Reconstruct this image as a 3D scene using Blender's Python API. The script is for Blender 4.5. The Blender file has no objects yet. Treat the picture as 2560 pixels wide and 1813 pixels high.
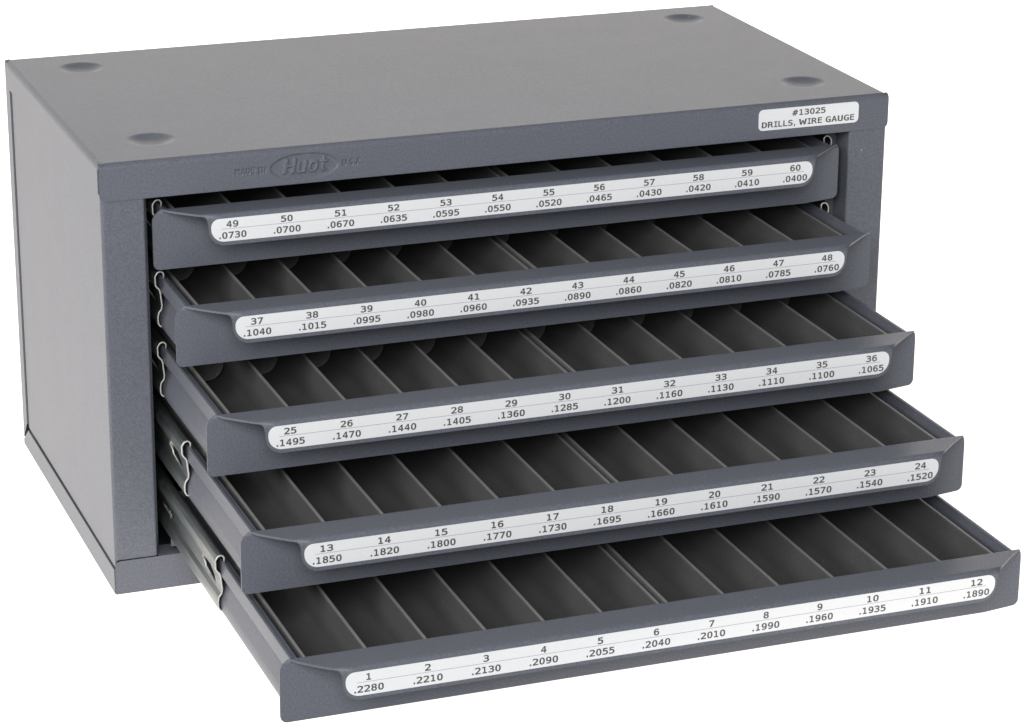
import bpy, bmesh, math, random
from mathutils import Vector, Matrix
from mathutils.geometry import delaunay_2d_cdt

random.seed(7)
S = bpy.context.scene
COL = S.collection
MM = 0.001
W, D, H = 370.0, 197.3, 195.83          # cabinet, millimetres

# ------------------------------------------------------------------ camera
cam_d = bpy.data.cameras.new('camera')
cam = bpy.data.objects.new('camera', cam_d)
COL.objects.link(cam)
yaw, pitch, roll = 0.36063, -0.34147, 0.00699
fw = Vector((math.sin(yaw) * math.cos(pitch), math.cos(yaw) * math.cos(pitch), math.sin(pitch)))
rt = fw.cross(Vector((0, 0, 1))).normalized()
up = rt.cross(fw)
rt2 = math.cos(roll) * rt + math.sin(roll) * up
up2 = -math.sin(roll) * rt + math.cos(roll) * up
R = Matrix((rt2, up2, -fw)).transposed()
cam.matrix_world = Matrix.Translation((-0.25590, -1.17050, 0.53110)) @ R.to_4x4()
cam_d.sensor_fit = 'HORIZONTAL'
cam_d.sensor_width = 36.0
cam_d.lens = 7360.03 / 2560 * 36.0
cam_d.clip_start = 0.01
cam_d.clip_end = 50
S.camera = cam

# ------------------------------------------------------------------ world, lights, exposure
world = bpy.data.worlds.new('World')
S.world = world
world.use_nodes = True
bg = world.node_tree.nodes['Background']
bg.inputs[0].default_value = (0.80, 0.88, 1.0, 1)
bg.inputs[1].default_value = 0.26

def area(name, loc, target, sx, sy, power, color):
    d = bpy.data.lights.new(name, 'AREA')
    d.shape = 'RECTANGLE'
    d.size, d.size_y = sx, sy
    d.energy = power
    d.color = color
    o = bpy.data.objects.new(name, d)
    COL.objects.link(o)
    o.location = loc
    o.rotation_euler = (Vector(target) - Vector(loc)).to_track_quat('-Z', 'Y').to_euler()
    return o

area('overhead_softbox', (-0.35, 0.70, 1.35), (0.15, 0.05, 0.1), 1.1, 0.8, 3.5, (1.0, 0.92, 0.84))
area('front_softbox', (-0.50, -1.45, 0.95), (0.12, -0.1, 0.13), 1.1, 0.7, 25.0, (0.965, 0.98, 1.0))
area('left_softbox', (-1.15, -0.45, 0.80), (0.15, -0.08, 0.09), 0.7, 0.6, 10.0, (1.0, 0.965, 0.93))

S.view_settings.view_transform = 'Standard'
S.view_settings.look = 'None'
S.view_settings.exposure = 0.0
S.view_settings.gamma = 1.0
S.view_settings.use_curve_mapping = False
S.render.engine = 'CYCLES'
S.cycles.max_bounces = 8
S.cycles.use_denoising = True

# ------------------------------------------------------------------ materials
def new_mat(name):
    m = bpy.data.materials.new(name)
    m.use_nodes = True
    nt = m.node_tree
    return m, nt, nt.nodes['Principled BSDF']

def noise(nt, scale, detail=3.0, rough=0.55, vec=None):
    n = nt.nodes.new('ShaderNodeTexNoise')
    n.inputs['Scale'].default_value = scale
    n.inputs['Detail'].default_value = detail
    n.inputs['Roughness'].default_value = rough
    if vec is not None:
        nt.links.new(vec, n.inputs['Vector'])
    return n

def ramp(nt, src, stops):
    r = nt.nodes.new('ShaderNodeValToRGB')
    el = r.color_ramp.elements
    while len(el) < len(stops):
        el.new(0.5)
    for e, (p, c) in zip(el, stops):
        e.position = p
        e.color = (*c, 1) if len(c) == 3 else c
    nt.links.new(src, r.inputs[0])
    return r

def paint(name, base, rough, peel=0.22, spread=0.06):
    """stove enamel on sheet steel: orange peel, a little tonal grain, a few dust specks"""
    m, nt, b = new_mat(name)
    tc = nt.nodes.new('ShaderNodeTexCoord')
    v = tc.outputs['Object']
    g = noise(nt, 1250, 1.0, 0.6, v)
    lo = tuple(c * (1 - spread) for c in base)
    hi = tuple(c * (1 + spread) for c in base)
    r = ramp(nt, g.outputs['Fac'], [(0.3, lo), (0.7, hi)])
    vo = nt.nodes.new('ShaderNodeTexVoronoi')
    vo.inputs['Scale'].default_value = 95
    nt.links.new(v, vo.inputs['Vector'])
    sp = ramp(nt, vo.outputs['Distance'], [(0.0, (1, 1, 1)), (0.045, (0, 0, 0))])
    pick = nt.nodes.new('ShaderNodeMath'); pick.operation = 'GREATER_THAN'; pick.inputs[1].default_value = 0.90
    sep = nt.nodes.new('ShaderNodeSeparateColor')
    nt.links.new(vo.outputs['Color'], sep.inputs[0])
    nt.links.new(sep.outputs[0], pick.inputs[0])
    mul = nt.nodes.new('ShaderNodeMath'); mul.operation = 'MULTIPLY'
    nt.links.new(sp.outputs[0], mul.inputs[0]); nt.links.new(pick.outputs[0], mul.inputs[1])
    mix = nt.nodes.new('ShaderNodeMix'); mix.data_type = 'RGBA'
    nt.links.new(mul.outputs[0], mix.inputs[0])
    nt.links.new(r.outputs[0], mix.inputs[6])
    mix.inputs[7].default_value = (0.42, 0.42, 0.43, 1)
    nt.links.new(mix.outputs[2], b.inputs['Base Color'])
    rr = noise(nt, 40, 3.0, 0.6, v)
    mr = nt.nodes.new('ShaderNodeMapRange')
    mr.inputs['To Min'].default_value = rough - 0.015
    mr.inputs['To Max'].default_value = rough + 0.02
    nt.links.new(rr.outputs['Fac'], mr.inputs['Value'])
    nt.links.new(mr.outputs[0], b.inputs['Roughness'])
    b.inputs['IOR'].default_value = 1.31
    n1 = noise(nt, 1000, 2.0, 0.5, v)
    n2 = noise(nt, 28, 2.0, 0.5, v)
    ad = nt.nodes.new('ShaderNodeMath'); ad.operation = 'MULTIPLY_ADD'; ad.inputs[1].default_value = 0.8
    nt.links.new(n2.outputs['Fac'], ad.inputs[0]); nt.links.new(n1.outputs['Fac'], ad.inputs[2])
    bp = nt.nodes.new('ShaderNodeBump')
    bp.inputs['Strength'].default_value = peel
    bp.inputs['Distance'].default_value = 0.0005
    nt.links.new(ad.outputs[0], bp.inputs['Height'])
    nt.links.new(bp.outputs[0], b.inputs['Normal'])
    return m

M_PAINT = paint('grey_enamel', (0.113, 0.119, 0.138), 0.37, 0.20, 0.15)
M_TRAY = paint('dark_tray_enamel', (0.094, 0.092, 0.091), 0.42, 0.08, 0.12)
M_TRAY.node_tree.nodes['Principled BSDF'].inputs['IOR'].default_value = 1.5
M_LINER = paint('glossy_liner_enamel', (0.13, 0.126, 0.122), 0.26, 0.2, 0.12)

M_RIDGE = paint('pale_divider_edge', (0.19, 0.183, 0.176), 0.45, 0.08, 0.10)  # lighter tone for the flat tops of the dividers

def steel():
    m, nt, b = new_mat('galvanised_steel')
    tc = nt.nodes.new('ShaderNodeTexCoord')
    mp = nt.nodes.new('ShaderNodeMapping')
    mp.inputs['Scale'].default_value = (1, 0.12, 1)
    nt.links.new(tc.outputs['Object'], mp.inputs[0])
    n = noise(nt, 260, 4, 0.6, mp.outputs[0])
    r = ramp(nt, n.outputs['Fac'], [(0.25, (0.17, 0.19, 0.19)), (0.55, (0.262, 0.28, 0.275)), (0.8, (0.34, 0.33, 0.28))])
    nt.links.new(r.outputs[0], b.inputs['Base Color'])
    b.inputs['Metallic'].default_value = 1.0
    b.inputs['Roughness'].default_value = 0.42
    bp = nt.nodes.new('ShaderNodeBump'); bp.inputs['Strength'].default_value = 0.08; bp.inputs['Distance'].default_value = 0.0004
    nt.links.new(n.outputs['Fac'], bp.inputs['Height']); nt.links.new(bp.outputs[0], b.inputs['Normal'])
    return m
M_STEEL = steel()

def plain(name, base, rough, grain=0.02, scale=800):
    m, nt, b = new_mat(name)
    tc = nt.nodes.new('ShaderNodeTexCoord')
    n = noise(nt, scale, 3, 0.6, tc.outputs['Object'])
    r = ramp(nt, n.outputs['Fac'], [(0.25, tuple(c * (1 - grain) for c in base)), (0.75, tuple(c * (1 + grain) for c in base))])
    nt.links.new(r.outputs[0], b.inputs['Base Color'])
    b.inputs['Roughness'].default_value = rough
    return m
M_LABEL = plain('white_label_film', (0.705, 0.705, 0.70), 0.42)
M_INK = plain('printed_ink', (0.070, 0.066, 0.064), 0.5, 0.1)
M_STEEL_EDGE, _nt, _b = new_mat('cut_steel_edge')
_b.inputs['Base Color'].default_value = (0.80, 0.79, 0.75, 1); _b.inputs['Metallic'].default_value = 0.35; _b.inputs['Roughness'].default_value = 0.45
_n = noise(_nt, 900); _r = ramp(_nt, _n.outputs['Fac'], [(0.3, (0.46, 0.45, 0.40)), (0.7, (0.72, 0.71, 0.67))]); _nt.links.new(_r.outputs[0], _b.inputs['Base Color'])

M_SLOT_SHADE = plain('black_slot_shade', (0.010, 0.010, 0.011), 0.9)  # black put in for the shade inside the rail slot
M_SLOT_SHADE.node_tree.nodes['Principled BSDF'].inputs['Specular IOR Level'].default_value = 0.02
M_SLOT_SHADE.node_tree.nodes['Principled BSDF'].inputs['IOR'].default_value = 1.05

# white sweep with added glow that hides the cabinet's shadow; its rise is unseen
M_SWEEP, _nt, _b = new_mat('glowing_white_sweep')
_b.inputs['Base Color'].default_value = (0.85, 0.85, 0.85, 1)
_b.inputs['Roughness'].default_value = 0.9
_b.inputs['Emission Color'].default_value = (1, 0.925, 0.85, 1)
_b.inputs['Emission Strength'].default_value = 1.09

# ------------------------------------------------------------------ mesh helpers (millimetres in, metres out)
def build(name, verts, faces, mats, parent=None, loc=(0, 0, 0), mi=None, smooth=None, solid=None, solid_off=0.0, rim=None, outward=None):
    me = bpy.data.meshes.new(name)
    me.from_pydata([tuple(c * MM for c in v) for v in verts], [], faces)
    for m in (mats if isinstance(mats, (list, tuple)) else [mats]):
        me.materials.append(m)
    if mi:
        me.polygons.foreach_set('material_index', mi)
    bm = bmesh.new(); bm.from_mesh(me)
    bmesh.ops.remove_doubles(bm, verts=bm.verts, dist=1e-6)
    bmesh.ops.recalc_face_normals(bm, faces=bm.faces)
    if outward:
        c = Vector(outward) * MM
        bm.normal_update()
        bmesh.ops.reverse_faces(bm, faces=[f for f in bm.faces if f.normal.dot(f.calc_center_median() - c) < 0])
    bm.to_mesh(me); bm.free()
    if smooth:
        me.polygons.foreach_set('use_smooth', [True] * len(me.polygons))
        me.set_sharp_from_angle(angle=math.radians(smooth))
        for p in me.polygons:
            if max(abs(c) for c in p.normal) > 0.99999:
                p.use_smooth = False
    me.update()
    o = bpy.data.objects.new(name, me)
    COL.objects.link(o)
    o.location = tuple(c * MM for c in loc)
    if parent:
        o.parent = parent
    if solid:
        s = o.modifiers.new('sheet', 'SOLIDIFY')
        s.thickness = solid * MM
        s.offset = solid_off
        s.use_even_offset = True
        if rim is not None:
            s.material_offset_rim = rim
    return o

class MB:
    def __init__(self):
        self.v, self.f, self.m = [], [], []
    def add(self, vs, fs, mi=0):
        k = len(self.v)
        self.v += [tuple(x) for x in vs]
        self.f += [tuple(i + k for i in f) for f in fs]
        self.m += [mi] * len(fs)
    def box(self, x0, x1, y0, y1, z0, z1, mi=0):
        self.add([(x0, y0, z0), (x1, y0, z0), (x1, y1, z0), (x0, y1, z0), (x0, y0, z1), (x1, y0, z1), (x1, y1, z1), (x0, y1, z1)],
                 [(0, 3, 2, 1), (4, 5, 6, 7), (0, 1, 5, 4), (1, 2, 6, 5), (2, 3, 7, 6), (3, 0, 4, 7)], mi)
    def rows(self, rows, mi=0):
        """rows: list of equal-length vertex rows -> quads"""
        n = len(rows[0])
        vs = [p for r in rows for p in r]
        fs = [(i * n + j, i * n + j + 1, (i + 1) * n + j + 1, (i + 1) * n + j) for i in range(len(rows) - 1) for j in range(n - 1)]
        self.add(vs, fs, mi)
    def poly_slab(self, pts, y0, y1, mi=0):
        """outline in (x,z), thickness along y"""
        n = len(pts)
        vs = [(x, y0, z) for x, z in pts] + [(x, y1, z) for x, z in pts]
        fs = [tuple(range(n)), tuple(range(2 * n - 1, n - 1, -1))]
        fs += [(i, (i + 1) % n, (i + 1) % n + n, i + n) for i in range(n)]
        self.add(vs, fs, mi)
    def build(self, name, mats, parent=None, **k):
        return build(name, self.v, self.f, mats, parent, mi=self.m, **k)

def fillet(pts, rad, seg=5):
    """2D polyline with rounded inner corners; rad is one number or a list per point"""
    out = [pts[0]]
    for i in range(1, len(pts) - 1):
        r = rad[i] if isinstance(rad, (list, tuple)) else rad
        p, a, b = Vector(pts[i]), Vector(pts[i - 1]), Vector(pts[i + 1])
        u, w = (a - p), (b - p)
        lu, lw = u.length, w.length
        u.normalize(); w.normalize()
        ang = u.angle(w)
        if r <= 0 or ang > math.pi - 0.02:
            out.append(tuple(p)); continue
        d = min(r / math.tan(ang / 2), lu * 0.49, lw * 0.49)
        rr = d * math.tan(ang / 2)
        c = p + (u + w).normalized() * (rr / math.sin(ang / 2))
        s, e = p + u * d - c, p + w * d - c
        a0, a1 = math.atan2(s.y, s.x), math.atan2(e.y, e.x)
        da = (a1 - a0 + math.pi) % (2 * math.pi) - math.pi
        for k in range(seg + 1):
            t = a0 + da * k / seg
            out.append((c.x + rr * math.cos(t), c.y + rr * math.sin(t)))
    out.append(pts[-1])
    return out

def round_rect(x0, x1, z0, z1, rtl, rtr, rbr, rbl, seg=8):
    pts = []
    for cx, cz, r, a in ((x0 + rbl, z0 + rbl, rbl, 180), (x1 - rbr, z0 + rbr, rbr, 270), (x1 - rtr, z1 - rtr, rtr, 0), (x0 + rtl, z1 - rtl, rtl, 90)):
        for k in range(seg + 1):
            t = math.radians(a + 90 * k / seg)
            pts.append((cx + r * math.cos(t), cz + r * math.sin(t)))
    return pts

# lettering drawn from outlines: {character: (points in 1/1000 em, triangles)}
GLYPHS = {
    'P': ([(80,-21),(190,-21),(190,541),(80,541),(190,472),(400,541),(400,472),(460,442),(560,488),(460,303),(560,249),(400,264),(400,195),(190,264),(190,195)], [(0,1,2),(0,2,3),(4,6,5),(4,5,2),(6,7,8),(6,8,5),(7,9,10),(7,10,8),(9,11,12),(9,12,10),(11,13,14),(11,14,12)]),
    'T': ([(30,472),(570,472),(570,541),(30,541),(245,-21),(355,-21),(355,472),(245,472)], [(0,1,2),(0,2,3),(4,5,6),(4,6,7)]),
    '0': ([(157,542),(108,516),(71,472),(45,415),(30,344),(25,259),(30,175),(45,104),(71,47),(108,4),(157,-23),(214,-31),(272,-23),(321,4),(358,47),(384,104),(399,175),(404,259),(399,344),(384,415),(358,472),(321,516),(272,542),(214,550),(236,448),(254,435),(269,412),(281,374),(289,323),(291,259),(289,196),(281,145),(269,108),(254,84),(236,71),(214,67),(193,71),(176,84),(160,108),(148,145),(141,196),(138,259),(141,323),(148,374),(160,412),(176,435),(193,448),(214,452)], [(5,6,40),(40,41,5),(41,42,5),(4,5,42),(11,36,10),(46,23,0),(10,36,9),(36,37,9),(8,9,37),(37,38,8),(7,8,38),(38,39,7),(6,7,39),(40,6,39),(4,42,43),(3,4,43),(43,44,3),(2,3,44),(44,45,2),(1,2,45),(45,46,1),(46,0,1),(16,17,30),(29,30,17),(28,29,17),(17,18,28),(34,12,13),(33,34,13),(13,14,33),(32,33,14),(14,15,32),(31,32,15),(15,16,31),(16,30,31),(28,18,27),(18,19,27),(26,27,19),(19,20,26),(25,26,20),(20,21,25),(24,25,21),(22,24,21),(12,34,11),(34,35,11),(36,11,35),(23,46,47),(47,24,23),(24,22,23)]),
    '1': ([(73,-21),(402,-21),(402,80),(294,80),(294,541),(200,541),(65,511),(65,404),(182,430),(182,80),(73,80)], [(10,0,9),(1,2,3),(5,8,4),(9,0,1),(1,3,9),(3,8,9),(6,7,8),(8,5,6),(8,3,4)]),
    '2': ([(191,94),(229,133),(258,165),(281,190),(300,211),(316,228),(337,255),(355,281),(369,307),(378,332),(384,357),(386,383),(381,429),(363,470),(333,505),(294,530),(248,545),(197,550),(172,549),(147,546),(123,541),(98,534),(73,525),(36,508),(36,388),(92,419),(115,430),(137,439),(158,444),(178,448),(197,449),(220,447),(239,440),(253,430),(263,416),(270,399),(272,377),(271,362),(268,347),(262,332),(252,315),(238,293),(218,268),(203,251),(180,226),(151,195),(117,158),(79,118),(32,68),(32,-21),(390,-21),(390,80),(168,76)], [(21,26,27),(27,20,21),(23,24,25),(22,23,25),(25,26,22),(26,21,22),(17,30,31),(0,1,45),(44,45,1),(18,29,30),(30,17,18),(48,49,52),(47,48,52),(46,47,52),(52,0,46),(0,45,46),(20,27,28),(19,20,28),(28,29,19),(29,18,19),(4,5,41),(5,6,41),(40,41,6),(6,7,40),(39,40,7),(7,8,39),(38,39,8),(8,9,38),(37,38,9),(9,10,37),(36,37,10),(10,11,36),(35,36,11),(11,12,35),(12,13,35),(34,35,13),(13,14,34),(33,34,14),(14,15,33),(32,33,15),(16,32,15),(52,49,50),(44,1,2),(43,44,2),(2,3,43),(42,43,3),(3,4,42),(4,41,42),(32,16,31),(17,31,16),(50,51,52)]),
    '3': ([(307,269),(334,284),(356,305),(372,330),(382,359),(385,390),(379,435),(361,475),(332,507),(293,532),(248,546),(197,550),(178,550),(157,548),(135,544),(111,540),(86,534),(42,523),(42,412),(94,431),(116,437),(137,443),(157,446),(177,448),(196,449),(222,447),(241,441),(255,433),(265,421),(271,407),(273,387),(270,370),(264,356),(254,345),(238,336),(217,330),(190,328),(117,328),(117,228),(190,228),(220,225),(243,218),(261,206),(274,191),(282,173),(285,150),(282,126),(274,106),(261,91),(243,80),(218,73),(186,70),(165,71),(144,74),(123,78),(102,85),(80,94),(27,119),(27,0),(66,-12),(91,-19),(117,-24),(143,-28),(169,-30),(195,-31),(251,-26),(300,-11),(341,15),(372,50),(391,94),(397,143),(393,180),(383,214),(365,243),(341,267),(311,286),(312,278),(323,278)], [(59,56,58),(57,58,56),(17,18,19),(19,16,17),(15,20,21),(21,14,15),(61,54,60),(54,55,60),(59,60,55),(56,59,55),(16,19,20),(20,15,16),(63,51,52),(13,22,23),(23,12,13),(40,34,35),(11,24,25),(51,63,64),(64,50,51),(40,35,39),(35,36,39),(12,23,24),(24,11,12),(63,52,62),(52,53,62),(61,62,53),(54,61,53),(37,38,39),(39,36,37),(14,21,22),(22,13,14),(76,75,0),(1,2,75),(74,0,73),(49,65,66),(48,49,66),(66,67,48),(47,48,67),(67,68,47),(68,69,47),(46,47,69),(69,70,46),(45,46,70),(70,71,45),(44,45,71),(71,72,44),(72,73,44),(43,44,73),(73,0,43),(42,43,0),(41,42,0),(32,33,75),(75,2,32),(31,32,2),(2,3,31),(3,4,31),(30,31,4),(4,5,30),(29,30,5),(5,6,29),(6,7,29),(28,29,7),(7,8,28),(27,28,8),(9,27,8),(50,64,65),(65,49,50),(41,0,40),(34,40,0),(0,75,34),(75,33,34),(27,9,26),(9,10,26),(25,26,10),(11,25,10),(1,75,77),(0,74,77)]),
    '4': ([(15,197),(15,103),(235,103),(235,-21),(347,-21),(347,103),(416,103),(416,202),(347,202),(347,541),(233,541),(235,202),(128,202),(245,415)], [(0,1,12),(12,1,2),(2,11,12),(6,7,8),(6,8,5),(2,3,4),(4,5,2),(11,2,5),(5,8,11),(8,13,11),(0,12,13),(10,0,13),(13,9,10),(13,8,9)]),
    '5': ([(51,225),(97,247),(112,253),(128,258),(145,261),(161,263),(178,263),(210,260),(235,252),(254,238),(269,220),(277,196),(280,167),(277,137),(269,113),(255,95),(236,82),(212,73),(180,70),(160,71),(140,74),(120,78),(100,84),(80,92),(29,117),(29,-3),(62,-15),(84,-21),(108,-25),(133,-29),(159,-30),(188,-31),(245,-25),(295,-8),(337,22),(369,62),(387,111),(393,167),(388,222),(370,270),(340,311),(300,341),(252,359),(198,365),(185,364),(174,363),(163,362),(151,359),(140,356),(157,362),(157,440),(356,440),(356,541),(51,541)], [(26,23,25),(24,25,23),(28,21,27),(22,27,21),(27,22,26),(23,26,22),(45,46,6),(19,30,18),(6,46,5),(30,19,29),(20,29,19),(48,4,5),(47,48,5),(5,46,47),(29,20,28),(21,28,20),(4,48,3),(2,3,48),(1,2,48),(0,1,48),(53,0,48),(48,50,53),(17,31,32),(32,16,17),(7,8,42),(43,7,42),(35,36,13),(36,37,13),(12,13,37),(11,12,37),(37,38,11),(38,39,11),(16,32,33),(15,16,33),(33,34,15),(14,15,34),(34,35,14),(35,13,14),(11,39,10),(39,40,10),(9,10,40),(40,41,9),(8,9,41),(42,8,41),(18,30,31),(31,17,18),(7,43,6),(43,44,6),(45,6,44),(51,52,50),(53,50,52),(49,50,48)]),
    '6': ([(336,534),(318,540),(300,544),(281,548),(262,550),(243,550),(179,542),(124,516),(80,473),(49,415),(31,344),(25,260),(30,172),(45,100),(71,43),(109,2),(160,-23),(221,-31),(274,-26),(319,-8),(356,22),(383,62),(399,111),(404,167),(399,223),(384,272),(358,312),(321,341),(277,359),(226,365),(197,362),(171,355),(146,343),(125,326),(107,305),(123,312),(136,328),(146,374),(163,408),(185,431),(212,444),(248,449),(263,448),(278,446),(293,443),(307,438),(321,433),(366,409),(366,523),(243,265),(260,257),(273,245),(284,226),(290,200),(293,167),(290,133),(284,107),(273,89),(260,76),(243,69),(220,66),(198,69),(180,77),(166,91),(154,110),(147,135),(144,167),(147,198),(154,224),(166,243),(180,257),(198,265),(220,267),(138,336)], [(10,11,34),(36,32,73),(12,13,65),(65,66,12),(66,67,12),(11,12,67),(10,34,33),(9,10,33),(33,37,9),(17,60,61),(30,71,72),(17,61,16),(62,16,61),(71,30,31),(39,40,6),(16,62,15),(62,63,15),(14,15,63),(63,64,14),(13,14,64),(65,13,64),(11,67,68),(34,11,68),(68,69,34),(35,34,69),(69,70,35),(36,35,70),(70,71,36),(71,31,36),(32,36,31),(9,37,38),(8,9,38),(38,39,8),(7,8,39),(39,6,7),(42,4,41),(41,4,5),(58,59,18),(49,50,28),(29,49,28),(43,3,42),(4,42,3),(2,44,1),(22,23,55),(54,55,23),(47,48,46),(45,46,48),(48,0,45),(44,45,0),(1,44,0),(58,18,19),(57,58,19),(19,20,57),(20,21,57),(56,57,21),(21,22,56),(22,55,56),(54,23,53),(23,24,53),(52,53,24),(24,25,52),(51,52,25),(25,26,51),(26,27,51),(50,51,27),(28,50,27),(44,2,43),(3,43,2),(18,59,17),(60,17,59),(49,29,72),(30,72,29),(41,5,40),(6,40,5),(37,33,73)]),
    '7': ([(27,440),(267,440),(85,-21),(204,-21),(397,486),(397,541),(27,541)], [(1,3,4),(4,5,1),(6,0,1),(1,5,6),(3,1,2)]),
    '8': ([(113,285),(82,267),(57,243),(39,213),(28,178),(25,139),(30,90),(47,48),(76,14),(115,-12),(161,-26),(214,-31),(268,-26),(314,-12),(353,14),(382,49),(399,91),(405,139),(401,178),(391,213),(373,243),(348,267),(317,285),(318,277),(313,267),(340,284),(363,306),(379,332),(389,362),(393,395),(387,438),(371,477),(343,509),(307,532),(264,546),(214,550),(165,546),(122,532),(86,509),(59,477),(42,438),(37,395),(40,362),(50,332),(67,306),(89,284),(116,267),(111,277),(239,223),(257,216),(272,206),(283,191),(289,171),(292,146),(290,121),(283,101),(272,86),(258,75),(239,68),(215,66),(191,68),(172,75),(157,86),(147,101),(140,121),(137,146),(140,171),(147,191),(157,206),(171,217),(190,223),(214,226),(151,409),(157,426),(165,437),(177,446),(193,452),(215,454),(236,452),(253,446),(264,438),(273,426),(278,410),(280,388),(278,367),(273,351),(264,339),(252,331),(236,325),(214,323),(193,325),(177,331),(165,339),(156,351),(151,367),(149,388),(330,277),(99,277)], [(0,47,46),(5,6,64),(64,65,5),(4,5,65),(65,66,4),(3,4,66),(46,1,2),(45,0,44),(71,90,70),(36,75,76),(76,35,36),(11,60,10),(60,61,10),(10,61,9),(61,62,9),(8,9,62),(62,63,8),(7,8,63),(6,7,63),(64,6,63),(3,66,67),(2,3,67),(46,2,67),(67,68,46),(68,69,46),(69,70,46),(70,90,46),(90,91,46),(0,46,91),(91,92,0),(92,93,0),(44,0,93),(93,94,44),(43,44,94),(42,43,94),(94,95,42),(41,42,95),(95,72,41),(40,41,72),(72,73,40),(39,40,73),(38,39,73),(73,74,38),(37,38,74),(74,75,37),(75,36,37),(79,34,78),(57,58,12),(24,21,96),(23,22,24),(16,17,54),(53,54,17),(17,18,53),(52,53,18),(18,19,52),(21,24,20),(22,25,26),(57,12,13),(56,57,13),(13,14,56),(55,56,14),(14,15,55),(15,16,55),(16,54,55),(52,19,51),(19,20,51),(20,24,51),(50,51,24),(49,50,24),(48,49,24),(88,48,24),(87,88,24),(24,22,87),(86,87,22),(85,86,22),(22,26,85),(84,85,26),(26,27,84),(27,28,84),(83,84,28),(28,29,83),(82,83,29),(29,30,82),(81,82,30),(30,31,81),(31,32,81),(80,81,32),(32,33,80),(79,80,33),(34,79,33),(12,58,11),(58,59,11),(60,11,59),(48,88,71),(88,89,71),(90,71,89),(35,76,77),(77,78,35),(78,34,35),(1,46,97),(25,22,96),(0,45,97)]),
    '9': ([(91,-15),(109,-21),(128,-25),(146,-29),(165,-30),(184,-31),(248,-23),(304,3),(347,46),(378,104),(396,175),(402,259),(397,347),(382,419),(357,476),(318,517),(267,542),(206,550),(153,545),(108,527),(71,498),(44,457),(28,409),(23,353),(28,297),(43,248),(70,208),(106,178),(150,160),(202,154),(230,157),(257,164),(281,176),(303,193),(321,214),(304,207),(291,191),(281,145),(264,112),(242,89),(215,75),(179,70),(165,71),(149,73),(134,76),(120,81),(106,87),(61,110),(61,-4),(184,254),(167,262),(154,274),(144,293),(137,319),(135,352),(137,386),(144,412),(154,430),(167,443),(185,450),(207,453),(229,450),(247,442),(261,429),(273,409),(280,384),(283,352),(280,321),(273,296),(261,276),(247,263),(229,255),(207,252),(289,183)], [(2,44,1),(1,44,0),(44,45,0),(0,45,48),(45,46,48),(47,48,46),(5,41,4),(42,4,41),(4,42,3),(43,3,42),(49,50,28),(58,59,18),(3,43,2),(44,2,43),(28,50,27),(50,51,27),(26,27,51),(25,26,51),(51,52,25),(24,25,52),(52,53,24),(23,24,53),(54,23,53),(23,54,55),(22,23,55),(55,56,22),(21,22,56),(56,57,21),(20,21,57),(19,20,57),(57,58,19),(58,18,19),(72,29,30),(30,71,72),(17,60,61),(39,40,6),(71,30,31),(62,16,61),(17,61,16),(32,73,36),(10,11,34),(33,37,9),(9,10,33),(10,34,33),(11,12,67),(66,67,12),(12,13,66),(65,66,13),(64,65,13),(13,14,64),(39,6,7),(7,8,39),(38,39,8),(8,9,38),(9,37,38),(32,36,31),(71,31,36),(70,71,36),(36,35,70),(69,70,35),(35,34,69),(68,69,34),(34,11,68),(11,67,68),(64,14,63),(14,15,63),(62,63,15),(16,62,15),(6,40,5),(41,5,40),(49,28,29),(29,72,49),(60,17,59),(18,59,17),(37,33,73)]),
    '.': ([(149,-21),(279,-21),(279,127),(149,127)], [(3,0,1),(1,2,3)]),
    ',': ([(154,36),(113,-121),(207,-121),(284,28),(284,127),(154,127)], [(0,1,2),(2,3,0),(3,4,0),(5,0,4)]),
    '#': ([(166,533),(130,388),(20,388),(20,293),(106,293),(88,218),(-20,218),(-20,123),(64,123),(27,-21),(126,-21),(163,123),(205,123),(168,-21),(267,-21),(304,123),(409,123),(409,218),(328,218),(346,293),(449,293),(449,388),(370,388),(407,533),(307,533),(271,388),(229,388),(265,533),(229,218),(187,218),(205,293),(248,293)], [(6,7,8),(8,5,6),(2,3,4),(12,29,11),(8,9,10),(10,11,8),(5,8,11),(11,29,5),(4,5,29),(29,30,4),(30,1,4),(2,4,1),(26,31,25),(16,17,18),(22,19,20),(20,21,22),(16,18,15),(28,15,18),(31,28,18),(18,19,31),(25,31,19),(19,22,25),(24,25,22),(22,23,24),(12,13,14),(14,15,12),(15,28,12),(29,12,28),(31,26,30),(1,30,26),(0,1,26),(26,27,0)]),
    'D': ([(27,541),(27,-21),(154,-21),(230,-14),(294,9),(345,49),(379,104),(400,175),(406,259),(400,344),(379,415),(345,471),(294,510),(230,533),(154,541),(139,79),(139,441),(151,441),(201,437),(236,424),(259,405),(275,374),(286,325),(290,259),(286,194),(275,146),(259,115),(236,96),(201,83),(151,79)], [(15,1,2),(2,29,15),(1,15,16),(0,1,16),(28,3,27),(19,13,18),(14,18,13),(3,28,2),(29,2,28),(18,14,17),(16,17,14),(0,16,14),(5,6,25),(6,7,25),(24,25,7),(7,8,24),(23,24,8),(22,23,8),(8,9,22),(21,22,9),(9,10,21),(10,11,21),(20,21,11),(11,12,20),(27,3,4),(26,27,4),(4,5,26),(5,25,26),(20,12,19),(13,19,12)]),
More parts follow.
